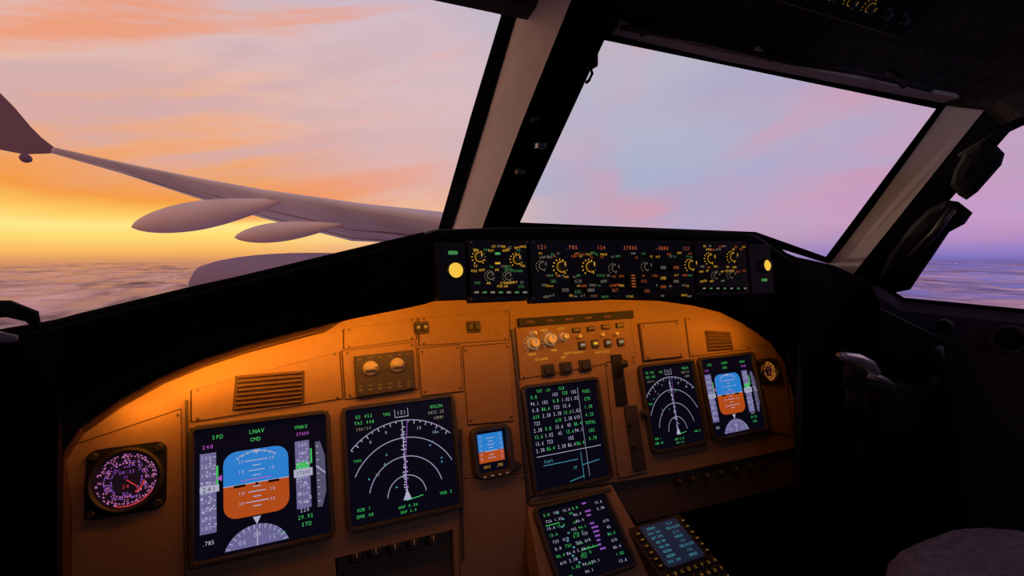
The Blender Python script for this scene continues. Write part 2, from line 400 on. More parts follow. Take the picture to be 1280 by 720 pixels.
g = G(); g.face([(-.95, -1.2, 0), (1.8, -1.2, 0), (1.8, -1.2, 1.76), (-.95, -1.2, 1.76)]); struct('wall_back', g, m_wall)
g = G(); g.loft([[(-.95, -1.2, 1.755), (1.8, -1.2, 1.755), (1.8, 1.1, 1.755), (-.95, 1.1, 1.755)], [(-.95, -1.2, 1.8), (1.8, -1.2, 1.8), (1.8, 1.1, 1.8), (-.95, 1.1, 1.8)]]); struct('ceiling', g, m_wall)
g = G(); g.loft([[(-.95, -1.2, -.05), (1.8, -1.2, -.05), (1.8, 1.7, -.05), (-.95, 1.7, -.05)], [(-.95, -1.2, 0), (1.8, -1.2, 0), (1.8, 1.7, 0), (-.95, 1.7, 0)]]); struct('floor', g, m_wall)
g = G(); g.face([(-.9, 1.25, 0), (1.8, 1.25, 0), (1.8, 1.1, .95), (-.9, 1.1, .95)]); struct('wall_front', g, m_wall)
# added dim violet fill lamp at the cabin back, lifts the dark zones
ld = bpy.data.lights.new('cabin_fill', 'AREA'); ld.size = .5; ld.energy = 2.4; ld.color = (.74, .62, 1)
lo = bpy.data.objects.new('cabin_fill', ld); COL.objects.link(lo); lo.location = (.75, -.85, 1.62); lo.rotation_euler = Vector((.6, 1, -.75)).to_track_quat('-Z', 'Y').to_euler()

# ================================================================== GLARESHIELD
HS = [(-160, 445, 950, .62, .62), (-60, 424, 950, .68, .72), (20, 410, 930, .70, .77), (60, 403, 920, .70, .78), (74, 400, 910, .70, .78), (78, 399, 568, .70, .78), (100, 393, 534, .70, .78), (150, 381, 499, .70, .78),
      (200, 369, 471, .70, .78), (250, 357, 450, .70, .78), (300, 346, 433, .70, .77), (350, 334, 419, .70, .76), (400, 322, 407, .69, .75), (450, 310, 397, .69, .74), (500, 298, 388, .68, .72), (530, 291, 382, .68, .71),
      (548, 285, 377, .68, .70), (650, 282, 375, .68, .70), (750, 283, 375, .68, .70), (830, 285, 377, .68, .71), (870, 286, 383, .68, .72), (900, 287, 391, .68, .73), (930, 288, 406, .68, .74), (945, 290, 416, .68, .75), (965, 303, 431, .68, .76),
      (982, 316, 455, .68, .76), (994, 321, 500, .68, .77), (999, 322, 900, .68, .77), (1040, 331, 900, .67, .76), (1065, 342, 900, .66, .74), (1088, 356, 900, .64, .70), (1100, 380, 900, .62, .66), (1180, 420, 950, .58, .60)]
gs = thing('glareshield', 'black padded glareshield hood sweeping across the top of the orange lit panel', 'glareshield', Matrix.Translation((.53, .8, 1.0)))
g = G(); rws = []; und = []
off = Vector((.53, .8, 1.0)); UFS = {}
for px, yt, yb, Yt, Yb in HS:
    T = at_y(px, yt, Yt); Bm = at_y(px, yb, Yb)
    if px <= 548: FT = WL(px, yt+4)
    elif px <= 1035: FT = WR(px, yt+4)
    else: FT = T+Vector((.12, .14, -.02))
    if FT.y < T.y+.05: FT = at_y(px, yt+3, Yt+.15)
    v = (Bm-T)
    UF = Vector((Bm.x, 1.02, Bm.z+.004))
    if 76 < px < 545:
        k = min(1, (545-px)/150); U2 = at_y(px+7*k, yb+3+8*k, .99); UF = UF.lerp(U2, k)
    if px > 840:
        k = min(1, (px-840)/60); U2 = at_y(px+7, yb-6, 1.0); UF = UF.lerp(U2, k)
    UFS[px] = (Bm, UF)
    P = [FT, T+Vector((0, .03, -.001)), T+Vector((0, .008, -.003)), T+Vector((0, 0, -.010)), T+v*.35+Vector((0, -.006, 0)), T+v*.75+Vector((0, -.004, 0)), Bm+Vector((0, 0, .012)), Bm+Vector((0, .004, .003)), Bm+(UF-Bm)*.04]
    rws.append([p-off for p in P]); und.append([Bm+(UF-Bm)*.04-off, Bm+(UF-Bm)*.5-off, UF-off])
g.loft(rws, False, False, False); g.build('hood', m_hood, gs)
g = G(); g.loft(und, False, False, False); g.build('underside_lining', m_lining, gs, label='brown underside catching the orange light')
g = G(); g.tube([at_y(px, yt+2, Yt-.001)-off for px, yt, yb, Yt, Yb in HS if px < 545], .0035, 8); g.build('piping', m_black, gs, True)
g = G(); g.tube([at_y(px, yt+2, Yt-.001)-off for px, yt, yb, Yt, Yb in HS if px > 950 and px < 1120], .0035, 8); g.build('piping', m_black, gs, True)

# ================================================================== MAIN INSTRUMENT PANEL
PF = Frame(dep(243, 540, .79), 16)
ip = thing('instrument_panel', 'wide brown main instrument panel washed in orange floodlight under the hood', 'instrument panel', PF.mat(0, 0))
out = [(56, 440), (56, 820), (422, 740), (418, 698), (566, 662), (574, 800), (668, 780), (656, 621), (762, 604), (850, 590), (992, 560), (1006, 480), (1006, 340), (900, 310), (540, 330), (300, 370)]
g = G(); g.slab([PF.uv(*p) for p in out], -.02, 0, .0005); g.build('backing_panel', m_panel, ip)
plates = [[(84, 560), (226, 512), (232, 770), (84, 800)], [(240, 488), (424, 440), (428, 498), (240, 527)], [(428, 439), (519, 428), (523, 486), (432, 499)],
          [(523, 436), (574, 431), (578, 489), (527, 495)], [(578, 434), (636, 429), (641, 526), (585, 531)], [(574, 600), (655, 592), (666, 770), (576, 800)],
          [(644, 410), (786, 396), (794, 448), (650, 474)], [(756, 452), (792, 448), (808, 590), (772, 598)], [(856, 398), (935, 408), (938, 436), (862, 446)], [(942, 430), (978, 438), (990, 545), (962, 540)],
          [(430, 412), (520, 398), (520, 424), (430, 436)], [(524, 398), (636, 388), (636, 425), (524, 432)]]
for P in plates:
    U = [PF.uv(*p) for p in P]; c = Vector((sum(u[0] for u in U)/4, sum(u[1] for u in U)/4)); Q = []; S_ = []
    for u in U: p = Vector(u); Q.append(p+(c-p).normalized()*.009); S_.append(p-(c-p).normalized()*.0022)
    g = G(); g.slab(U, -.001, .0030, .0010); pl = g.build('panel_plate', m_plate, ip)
    g = G(); g.slab(S_, -.001, .0008, .0003); g.build('seam', m_seam, pl)
    screw(pl, Q, .0024, .002, .0044)
for P in [[(638, 412), (642, 412), (668, 690), (664, 690)], [(232, 500), (235, 500), (238, 705), (235, 705)], [(574, 536), (577, 536), (579, 700), (576, 700)]]:
    g = G(); g.slab([PF.uv(*p) for p in P], 0, .005, .0008); g.build('edge_strip', m_bezel, ip)

kp = thing('knee_panel', 'dark lower panel strip with small dimmer knobs below the left map display', 'panel', PF.at(490, 700))
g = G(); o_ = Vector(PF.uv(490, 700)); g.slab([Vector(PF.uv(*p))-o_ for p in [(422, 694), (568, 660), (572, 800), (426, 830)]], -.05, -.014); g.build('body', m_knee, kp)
for px in (446, 470, 494, 518, 542):
    u = Vector(PF.uv(px, 698-(px-440)*.22))-o_; g = G(); g.cyl(u.x, u.y, .0095, -.014, .002, .002); k_ = g.build('knob', m_knob, kp); a = G(); a.rect(u.x-.0008, u.y, u.x+.0008, u.y+.008, .0024); a.build('pointer', m_paleknob, k_)
g = G(); g.slab([Vector(PF.uv(*p))-o_ for p in [(430, 716), (566, 684), (566, 688), (430, 720)]], -.014, -.006); g.build('edge_strip', m_bezel, kp)
kp = thing('knee_panel', 'dark lower panel strip with small dimmer knobs below the right hand displays', 'panel', PF.at(880, 610))
g = G(); o_ = Vector(PF.uv(880, 610)); g.slab([Vector(PF.uv(*p))-o_ for p in [(764, 606), (994, 562), (1000, 606), (800, 656)]], -.05, -.012); g.build('body', m_knee, kp)
for px in (850, 866, 884, 902, 920, 938, 954):
    u = Vector(PF.uv(px, 603-(px-850)*.22))-o_; g = G(); g.cyl(u.x, u.y, .0085, -.012, .004, .002); k_ = g.build('knob', m_knob, kp); a = G(); a.rect(u.x-.0008, u.y, u.x+.0008, u.y+.007, .0044); a.build('pointer', m_paleknob, k_)
kp = thing('footwell_panel', 'near black footwell panel below the right hand displays', 'panel', PF.at(900, 680, -.06))
g = G(); o_ = Vector(PF.uv(900, 680)); g.slab([Vector(PF.uv(*p))-o_ for p in [(800, 650), (1010, 600), (1030, 760), (860, 800)]], -.02, 0); g.build('body', m_black, kp)

# ---------------------------------------------------------------- displays
Z = .0042
def disp(fr, c, name, label, bz=.0085):
    u, v, w, h = fr.quad(c)
    t = thing(name, label, 'display', fr.mat(u, v))
    g = G(); g.bez(w, h, bz, -.004, .012); b_ = g.build('bezel', m_bezel, t)
    screw(b_, [(sx*(w/2+bz*.5), sy*(h/2+bz*.5)) for sx in (-1, 1) for sy in (-1, 1)], .0022, .011, .0128)
    g = G(); g.face(rr(0, 0, w, h, .005, .0035)); g.build('screen', m_glass, t)
    return t, w/2, h/2
def pfd(c, label):
    t, sx, sy = disp(PF, c, 'attitude_display', label)
    a = G(sx, sy); a.rrect(-.6, -.48, .38, .58, .2, Z); a.build('horizon_ground', m_brn, t)
    a = G(sx, sy)
    P = [p for p in rr(-.11*sx, .05*sy, .98*sx, 1.06*sy, .2*sx, Z+.0003) if p[1] > .05*sy]
    P = [(.38*sx, .04*sy, Z+.0003)]+sorted(P, key=lambda p: math.atan2(p[1]-.05*sy, p[0]+.11*sx))+[(-.6*sx, .04*sy, Z+.0003)]; a.face(P); a.build('horizon_sky', m_sky, t)
    a = G(sx, sy); a.line(-.6, .04, .38, .04, .014, Z+.0006)
    for k, wd in ((.12, .12), (.2, .24), (.28, .12), (.36, .34), (-.06, .12), (-.14, .26), (-.22, .12), (-.3, .34), (-.37, .12)): a.line(-.11-wd/2, .04+k, -.11+wd/2, .04+k, .015, Z+.0006)
    for xx in (-.34, .12): a.text('10', xx, .24, .08, Z+.0006); a.text('10', xx, -.1, .08, Z+.0006); a.text('20', xx, .4, .07, Z+.0006); a.text('20', xx, -.26, .07, Z+.0006)
    a.arc(-.11, .05, .5, 55, 125, .012, Z+.0006)
    for k in range(55, 126, 10): r_a = math.radians(k); a.line(-.11+.47*math.cos(r_a), .05+.47*math.sin(r_a), -.11+.52*math.cos(r_a), .05+.52*math.sin(r_a), .012, Z+.0006)
    a.pg([(-.11, .50), (-.15, .57), (-.07, .57)], Z+.0007)
    a.build('pitch_ladder', m_white, t)
    a = G(sx, sy); a.rect(-.45, .0, -.28, .04, Z+.0009); a.rect(.06, .0, .23, .04, Z+.0009); a.rect(-.13, .0, -.09, .04, Z+.0009); a.build('aircraft_symbol', m_face, t)
    a = G(sx, sy); a.rect(-.93, -.62, -.7, .62, Z); sp_t = a.build('speed_tape', m_lav, t)
    a = G(sx, sy); a.rect(.49, -.52, .72, .6, Z); al_t = a.build('altitude_tape', m_lav, t)
    a = G(sx, sy); a.pg([(.82, .55), (.9, .55), (.97, .3), (.97, -.3), (.9, -.55), (.82, -.55)], Z); a.build('vertical_speed_scale', m_grey, t)
    a = G(sx, sy); b_ = G(sx, sy)
    for k in range(9):
        yy = .55-k*.135; a.text(str(260-k*10), -.84, yy, .085, Z+.0005); a.line(-.75, yy, -.7, yy, .012, Z+.0005); b_.text(str(38-k*2)+'0', .61, yy-.02, .085, Z+.0005)
        b_.line(.83, yy*.85, .87, yy*.85, .014, Z+.0005)
    b_.line(.97, .0, .82, .14, .02, Z+.0005); a.rect(-.93, .0, -.66, .11, Z+.0004); b_.rect(.46, .0, .76, .13, Z+.0004)
    for k in range(30):
        xx = random.uniform(-.93, -.72); yy = random.uniform(-.55, .5); a.rect(xx, yy, xx+.03, yy+.02, Z+.0006)
        xx = random.uniform(.5, .7); yy = random.uniform(-.5, .5); b_.rect(xx, yy, xx+.03, yy+.02, Z+.0006)
    a.build('tape_numerals', m_white, sp_t); b_.build('tape_numerals', m_white, al_t)
    a = G(sx, sy); a.text('241', -.8, .055, .11, Z+.0008); a.build('window_numerals', m_face, sp_t); a = G(sx, sy); a.text('37000', .61, .065, .085, Z+.0008, .55); a.build('window_numerals', m_face, al_t)
    a = G(sx, sy); a.arc(-.12, -1.12, .25, 0, 180, .5, Z, 36)
    bmesh.ops.bisect_plane(a.bm, geom=a.bm.faces[:]+a.bm.edges[:]+a.bm.verts[:], plane_co=(0, -.95*sy, 0), plane_no=(0, -1, 0), clear_outer=True)
    a.build('heading_dial', m_lav, t)
    a = G(sx, sy)
    for k in range(25, 156, 10):
        r_a = math.radians(k); a.line(-.12+.43*math.cos(r_a), -1.12+.43*math.sin(r_a), -.12+.5*math.cos(r_a), -1.12+.5*math.sin(r_a), .012, Z+.0004)
    for k, s_ in ((50, '12'), (90, '09'), (130, '06')):
        r_a = math.radians(k); a.text(s_, -.12+.34*math.cos(r_a), -1.12+.34*math.sin(r_a), .1, Z+.0004)
    a.pg([(-.12, -.62), (-.18, -.5), (-.06, -.5)], Z+.0004); a.line(-.12, -.95, -.12, -.7, .015, Z+.0004); a.build('heading_marks', m_white, t)
    a = G(sx, sy); a.text('LNAV', -.1, .87, .1, Z); a.text('SPD', -.68, .86, .09, Z); a.text('VNAV', .6, .84, .09, Z); a.text('CMD', -.12, .74, .09, Z); a.text('29.92', .62, -.66, .09, Z, .55)
    a.text('STD', .63, -.78, .09, Z); a.text('MAG', .24, -.84, .07, Z); a.rect(.5, .08, .71, .24, Z+.0003); a.rect(.73, .2, .76, .45, Z+.0003); a.rect(-.7, .1, -.67, .4, Z+.0003); a.build('green_readout', m_green, t)
    a = G(sx, sy); a.text('240', -.82, .72, .09, Z); a.text('37000', .62, .72, .08, Z, .55); a.pg([(-.7, .2), (-.62, .25), (-.62, .15)], Z+.0005); a.line(-.35, .1, .1, .1, .012, Z+.0008); a.build('magenta_readout', m_mag, t)
    a = G(sx, sy); a.text('.785', -.82, -.76, .09, Z, .5); a.build('mach_readout', m_white, t)
def nd(c, label, cxx=0.02):
    t, sx, sy = disp(PF, c, 'map_display', label)
    cy = -.66
    for r, sp_ in ((1.36, 48), (1.04, 62), (.70, 76), (.36, 86)):
        a = G(sx, sy); a.arc(cxx, cy, r, 90-sp_, 90+sp_, .015, Z, 60, .97); a.build('range_arc', m_arc, t)
    a = G(sx, sy)
    for k in range(45, 136, 5):
        r_a = math.radians(k); l_ = .07 if k % 10 == 0 else .04; ex_ = cxx+(1.36-l_)*math.cos(r_a)
        if abs(cxx+1.36*math.cos(r_a)) < .95: a.line(ex_, cy+(1.36-l_)*math.sin(r_a), cxx+1.36*math.cos(r_a), cy+1.36*math.sin(r_a), .014, Z+.0003)
    for k, s_ in ((60, '18'), (75, '15'), (105, '9'), (120, '6')):
        r_a = math.radians(k); a.text(s_, cxx+1.22*math.cos(r_a), cy+1.22*math.sin(r_a), .08, Z)
    a.line(cxx, cy, cxx, cy+1.3, .013, Z); a.pg([(cxx, cy+.12), (cxx-.08, cy-.07), (cxx+.08, cy-.07)], Z)
    a.rect(cxx-.13, .77, cxx-.122, .92, Z); a.rect(cxx+.122, .77, cxx+.13, .92, Z); a.rect(cxx-.13, .765, cxx+.13, .775, Z); a.text('121', cxx, .85, .1, Z)
    for k in range(5): a.line(cxx-.04, cy+.3+k*.2, cxx+.04, cy+.3+k*.2, .012, Z)
    for k in range(26):
        yy = cy+.1+k*.045; a.rect(cxx-.03+random.uniform(-.03, .05), yy, cxx+random.uniform(-.01, .05), yy+.018, Z+.0002)
    a.build('compass_marks', m_white, t)
    a = G(sx, sy); a.text('GS 452', -.68, .87, .085, Z); a.text('TAS 448', -.68, .76, .085, Z); a.text('VOR 1', -.78, -.74, .08, Z); a.text('DME 48', -.76, -.85, .08, Z); a.text('TRK', cxx-.28, .85, .08, Z); a.text('TERR', -.84, .1, .06, Z)
    a.text('ANP 0.06', cxx, -.84, .075, Z); a.line(cxx-.02, -.74, cxx+.3, -.70, .014, Z); a.text('VOR 2', .76, -.74, .08, Z); a.text('KOLDA', .72, .88, .085, Z); a.text('RNP 2.0', cxx, -.93, .07, Z); a.build('green_readout', m_green, t)
    a = G(sx, sy); a.text('0835.2Z', .7, .77, .085, Z, .55); a.text('48NM', .74, .66, .08, Z); a.text('286/24', -.7, .65, .075, Z); a.text('20', -.5, -.2, .07, Z); a.build('waypoint_readout', m_dimw, t)
    a = G(sx, sy); a.line(cxx, cy+.15, cxx+.02, cy+.7, .013, Z+.0004); a.line(cxx+.02, cy+.7, cxx+.1, cy+1.34, .013, Z+.0004); a.build('route_line', m_purple, t)
    a = G(sx, sy)
    for k in range(9):
        xx, yy = random.uniform(-.7, .8), random.uniform(-.5, .4); a.pg([(xx, yy+.024), (xx-.02, yy-.015), (xx+.02, yy-.015)], Z)
    a.build('waypoint_mark', m_cyan, t)
def table(t, sx, sy, seed, rowsn, colx, top=.86, bot=-.9, size=.115):
    rnd = random.Random(seed); W_, G_, C_, A_ = G(sx, sy), G(sx, sy), G(sx, sy), G(sx, sy)
    for r in range(rowsn):
        yy = top-(top-bot)*r/(rowsn-1)
        for k, cx_ in enumerate(colx):
            q = rnd.random()
            if q < .14: continue
            s_ = rnd.choice(['86.4', '723', '1.02', '94.1', '610', '45', '2.38', '102', '0.8', '15.6'])
            (G_ if (k+r) % 3 == 0 else W_).text(s_, cx_, yy, size, Z, .55)
    return W_, G_, C_, A_
def engine_upper(c, label):
    t, sx, sy = disp(PF, c, 'engine_display', label)
    w_, g_, c_, a_ = table(t, sx, sy, 3, 9, (-.78, -.5, -.2, .08, .33), .82, -.24, .105)
    w_.line(.46, -.92, .46, .9, .008, Z); w_.line(-.9, -.36, .9, -.36, .01, Z); w_.build('white_readout', m_white, t)
    g_.text('TAT -24', -.5, .93, .09, Z); g_.text('CLB', 0, .93, .09, Z)
    for k in range(7): g_.text(['FUEL', 'CTR', '1.38', '4.20', 'TOTAL', 'LBS', '9.78'][k], .7, .8-k*.165, .1, Z)
    g_.build('green_readout', m_green, t)
    c_.line(-.75, -.55, .2, -.55, .012, Z); c_.line(.3, -.42, .3, -.95, .012, Z); c_.line(-.1, -.95, .3, -.9, .012, Z); c_.line(.3, -.68, .8, -.64, .012, Z); c_.text('FLAPS', -.6, -.48, .08, Z); c_.text('UP', .1, -.7, .08, Z); c_.build('flap_symbol', m_cyan, t)
def engine_lower(fr, c, label):
    t, sx, sy = disp(fr, c, 'engine_display', label)
    w_, g_, c_, a_ = table(t, sx, sy, 11, 10, (-.78, -.5, -.2, .06, .78), .84, -.85, .11)
    w_.build('white_readout', m_white, t)
    for k, s_ in enumerate(('N2', 'FF', 'OIL P', 'OIL T', 'OIL Q', 'VIB')): g_.text(s_, -.1, .72-k*.28, .09, Z)
    g_.line(-.9, .55, -.5, .55, .02, Z); g_.line(-.2, -.3, .3, -.3, .02, Z); g_.build('green_readout', m_green, t)
    for k in range(12):
        yy = .88-k*.12
        if random.random() < .8: a_.rect(.3, yy, .3+random.uniform(.06, .2), yy+.05, Z)
    a_.build('lit_cell', m_purple, t)
    for k in range(8): c_.rect(-.5+(k % 2)*.1, .8-k*.2, -.44+(k % 2)*.1, .84-k*.2, Z+.0002)
    c_.build('cyan_mark', m_cyan, t)
pfd([(244, 541), (407, 516), (411, 668), (244, 699)], 'large attitude display at far left with blue and brown horizon and pale tapes')
nd([(435, 513), (565, 498), (569, 632), (436, 658)], 'left map display with white range arcs beside the far left attitude display')
engine_upper([(656, 486), (745, 476), (757, 597), (668, 612)], 'upper centre engine display with rows of white and green digits')
nd([(799, 461), (862, 453), (880, 551), (816, 562)], 'small right hand map display with white range arcs left of the far attitude display')
pfd([(873, 451), (936, 444), (956, 535), (891, 547)], 'small attitude display at the right end of the panel with blue and orange horizon')

o_ = hit(700, 617, PF.o, PF.n); LF = Frame(o_, 48)
cp = thing('centre_panel', 'sloping brown centre panel under the upper engine display', 'panel', LF.mat(0, 0))
g = G(); g.slab([LF.uv(*p) for p in [(657, 622), (764, 605), (800, 668), (852, 770), (694, 830)]], -.05, 0); g.build('backing_panel', m_panel, cp)
g = G(); g.slab([LF.uv(*p) for p in [(660, 628), (762, 610), (764, 614), (662, 633)]], 0, .004); g.build('edge_strip', m_bezel, cp)
engine_lower(LF, [(675, 641), (746, 620), (797, 707), (696, 731)], 'lower centre engine display sloping toward the seats with green and white readouts')
ko = hit(795, 655, LF.o, LF.n); KF = Frame(ko, 68)
u, v, w, h = KF.quad([(796, 661), (841, 650), (884, 695), (836, 711)])
cd = thing('flight_computer', 'keypad flight computer with small blue lit screen beside the lower display', 'keypad computer', KF.mat(u, v))
kw = w+.044; kh = h+.20
g = G(); g.rp(0, h/2+.010-kh/2, kw, kh, .006, -.08, .0, .003); g.build('body', m_dkpanel, cd)
g = G(); g.bez(w, h, .003, -.001, .005); g.build('bezel', m_bezel, cd)
g = G(); g.face(rr(0, 0, w, h, .003, .0036)); g.build('screen', emat('cdu_blue', (20, 34, 58), .7), cd)
a = G(w/2, h/2)
for k in range(8):
    yy = .82-k*.23; a.text(random.choice(['ACT RTE', '214/ 241', 'KOLDA', 'BEGEN', '482 NM']), -.5, yy, .17, Z, .5); a.text(random.choice(['.785/FL370', '1/6', '0836Z', '12.4']), .5, yy, .17, Z, .5)
a.build('screen_text', m_cyan, cd)
for i in range(6):
    for s_ in (-1, 1):
        g = G(); yy = h/2-.012-i*(h-.02)/5; g.rp(s_*(w/2+.0115), yy, .012, .008, .001, 0, .005); k_ = g.build('key', m_knob, cd); a = G(); a.rect(s_*(w/2+.0115)-.003, yy-.001, s_*(w/2+.0115)+.003, yy+.001, .0054); a.build('key_legend', m_key, k_)
ch = 'ABCDEFGHIJKLMNOPQRSTUVWXYZ0123456789'
nc, nr = 8, 9; ci = 0
for r in range(nr):
    for q in range(nc):
        xx = -kw/2+.011+q*(kw-.022)/(nc-1); yy = -h/2-.014-r*.0175
        g = G(); g.rp(xx, yy, .0115, .0115, .002, 0, .005); k_ = g.build('key', m_knob, cd); a = G(); a.text(ch[ci % 36], xx, yy, .009, .0054); a.build('key_legend', m_key, k_); ci += 1
pd = thing('pedestal', 'dark centre pedestal running back between the two seats', 'pedestal', Matrix.Translation((.5, .40, 0)))
g = G(); g.loft([[(-.2, -.02, 0), (.2, -.02, 0), (.2, -.02, .40), (-.2, -.02, .40)], [(-.2, -1.0, 0), (.2, -1.0, 0), (.2, -1.0, .42), (-.2, -1.0, .42)]]); g.build('body', m_black, pd)

u, v, w, h = PF.quad([(593, 540), (630, 536), (633, 586), (596, 591)])
t = thing('standby_display', 'small standby attitude display in a thick bezel between the map and engine displays', 'display', PF.mat(u, v))
g = G(); g.bez(w, h, .011, -.002, .018, .008); g.build('bezel', m_bezel, t)
g = G(); g.face(rr(0, 0, w, h, .004, .0035)); g.build('screen', m_glass, t)
a = G(w/2, h/2); a.rect(-.85, .0, .85, .88, Z); a.build('horizon_sky', m_sky, t)
a = G(w/2, h/2); a.rect(-.85, -.55, .85, .0, Z); a.build('horizon_ground', m_brn, t)
a = G(w/2, h/2); a.line(-.4, .0, .4, .0, .04, Z+.0004)
for yy, ww in ((.16, .14), (.32, .24), (.48, .14), (.64, .26), (-.18, .14), (-.34, .26)): a.line(-ww, yy, ww, yy, .03, Z+.0004)
for k in range(6): a.text(str(20+k*2), -.68, .75-k*.22, .16, Z+.0004, .55); a.text(str(37-k), .68, .75-k*.22, .16, Z+.0004, .55)
a.build('pitch_ladder', m_white, t)
a = G(w/2, h/2); a.text('1013', -.4, -.76, .2, Z); a.text('.785', .45, -.76, .2, Z); a.build('amber_readout', m_yel, t)
u2 = Vector(PF.uv(643, 582))-Vector((u, v)); g = G(); g.cyl(u2.x, u2.y, .009, 0, .018); g.build('knob', m_knob, t, label='round black adjusting knob')
for k in range(4): g = G(); g.rp(-w/2+w*(k+.5)/4, -h/2-.0065, .007, .004, .001, .017, .0195); g.build('button', m_paleknob, t)

def clock(px, py, r, label, mm, md):
    t = thing('panel_clock', label, 'clock', PF.at(px, py))
    g = G(); g.rp(0, 0, 2.12*r, 2.12*r, r*.3, -.002, .006); b_ = g.build('case', m_face, t)
    g = G(); g.ring(0, 0, r*1.0, r*.86, .005, .016, 48); g.build('bezel', m_knob, t, True)
    g = G(); g.face(circ(0, 0, r*.88, .0065, 48)); g.build('dial', m_dialface, t)
    rq = random.Random(9)
    def broken(a, rads, w_, dens, step=9, z=.007):
        for R_ in rads:
            k = 0
            while k < 360:
                ln_ = rq.uniform(3, step)
                if rq.random() < dens: a.arc(0, 0, R_, k, k+ln_, w_*rq.uniform(.5, 1.2), z, 3)
                k += ln_+rq.uniform(2, 5)
    a = G(r, r); broken(a, (.78, .72, .52), .045, .75, 7)
    for k in range(12):
        an = PI/2-k*PI/6; a.text(str((k*5) if k else 60), .63*math.cos(an), .63*math.sin(an), .13, .0072)
    a.build('dial_marks', mm, t)
    a = G(r, r); broken(a, (.46, .40, .58), .04, .6, 14, .0071); a.text('08:35', 0, .24, .15, .0073, .58); a.text('ET', -.02, .08, .1, .0073); a.build('violet_digits', md, t)
    a = G(r, r); a.arc(0, 0, .8, 250, 330, .04, .0074, 20); a.arc(0, 0, .47, 300, 350, .05, .0075, 14); a.line(0, 0, .3, -.26, .035, .0078); a.text('24', -.02, -.2, .16, .0074); a.build('red_marks', m_red if r > .04 else m_amber2, t)
    for sx, sy in ((-1, 1), (1, 1), (-1, -1), (1, -1)):
        g = G(); g.cyl(sx*r*.86, sy*r*.86, r*.12, .005, .015, .001, 18); g.build('knob', m_knob, t)
clock(160, 599, .047, 'large round clock with violet digits at the far left of the panel', m_dialmark, m_purple)
clock(958, 464, .031, 'small round clock with amber marks at the far right of the panel', m_amber, m_amber2)

def vent(P, n, label):
    c = Vector(PF.uv(sum(p[0] for p in P)/4, sum(p[1] for p in P)/4)); U = [Vector(PF.uv(*p))-c for p in P]
    t = thing('air_vent', label, 'air vent', PF.mat(*c))
    g = G(); g.slab(U, 0, .0045, .002); g.build('frame', m_ventf, t)
    for k in range(n):
        f0 = (k+.5)/n; a_, b_ = U[0].lerp(U[3], f0), U[1].lerp(U[2], f0); a_ = a_.lerp(b_, .05); b_ = b_.lerp(a_, .05); hh = (U[0]-U[3]).length/n*.36
        g = G(); g.loft([[(a_.x, a_.y-hh, .003), (b_.x, b_.y-hh, .003), (b_.x, b_.y+hh, .003), (a_.x, a_.y+hh, .003)], [(a_.x, a_.y-hh, .005), (b_.x, b_.y-hh, .005), (b_.x, b_.y-hh*.2, .009), (a_.x, a_.y-hh*.2, .009)]]); g.build('slat', m_vent, t)
vent([(294, 470), (381, 463), (381, 504), (290, 514)], 8, 'slatted rectangular air vent above the far left attitude display')
vent([(879, 413), (911, 415), (916, 437), (883, 440)], 6, 'slatted square air vent above the right hand displays')

def sub(parent_uv, fr, px, py): return Vector(fr.uv(px, py))-parent_uv
def knob(t, p, r, hgt, mat=None, marks=None, z=0, n=11):
    g = G(); g.cyl(p.x, p.y, r, z, z+hgt*.35, .001, 24); g.cyl(p.x, p.y, r*.72, z+hgt*.3, z+hgt, .0015, 20)
    k = g.build('knob', mat or m_knob, t)
    if marks:
        a = G()
        for i in range(n):
            an = math.radians(-50+280*i/(n-1)); a.line(p.x+r*1.12*math.cos(an), p.y+r*1.12*math.sin(an), p.x+r*1.38*math.cos(an), p.y+r*1.38*math.sin(an), r*.17, z+.0006)
        a.rect(p.x-r*.09, p.y, p.x+r*.09, p.y+r*.66, z+hgt+.0004); a.arc(p.x, p.y, r*.86, 0, 360, r*.10, z+hgt*.36, 24)
        a.build('dial_marks', marks, k)
    return k
def button(t, p, w, h, lit=None, z=0, txt=None, lab=None):
    g = G(); g.rp(p.x, p.y, w, h, min(w, h)*.15, z, z+.006); b_ = g.build('button', m_knob, t)
    if lit:
        a = G()
        if txt: a.text(txt, p.x, p.y, min(h*.6, w/len(txt)*1.5), z+.0064)
        else: a.rect(p.x-w*.32, p.y-h*.12, p.x+w*.32, p.y+h*.2, z+.0064)
        a.build('button_light', lit, b_)
    return b_

P0 = Vector(PF.uv(479, 467)); t = thing('selector_box', 'small dark box with two pale selector knobs above the left map display', 'switch box', PF.mat(*P0))
g = G(); g.slab([sub(P0, PF, *p) for p in [(442, 446), (515, 438), (518, 486), (445, 497)]], 0, .012, .002); g.build('body', m_dkpanel, t)
for px, py in ((462, 461), (495, 457)):
    p = sub(P0, PF, px, py); g = G(); g.cyl(p.x, p.y, .0135, .011, .017, .002, 28); g.rp(p.x, p.y, .024, .011, .004, .016, .027, .003); k = g.build('selector', m_selknob, t, label='pale bar shaped selector knob')
    a = G(); a.rect(p.x+.006, p.y-.001, p.x+.011, p.y+.001, .0275); a.build('pointer', m_knob, k)
a = G()
for px in (450, 462, 474, 486, 498, 509):
    for qy in (483, 488): p = sub(P0, PF, px, qy-(px-452)*.1); a.text(['IO', 'AU', 'MN', 'OF'][(px+qy) % 4], p.x, p.y, .0045, .0125)
    p = sub(P0, PF, px, 449-(px-452)*.1); a.text('DU', p.x, p.y, .0045, .0125)
a.build('legend', m_leg, t)
screw(t, [sub(P0, PF, *q) for q in ((447, 451), (510, 444), (450, 492), (512, 482))], .0025, .011, .0138)

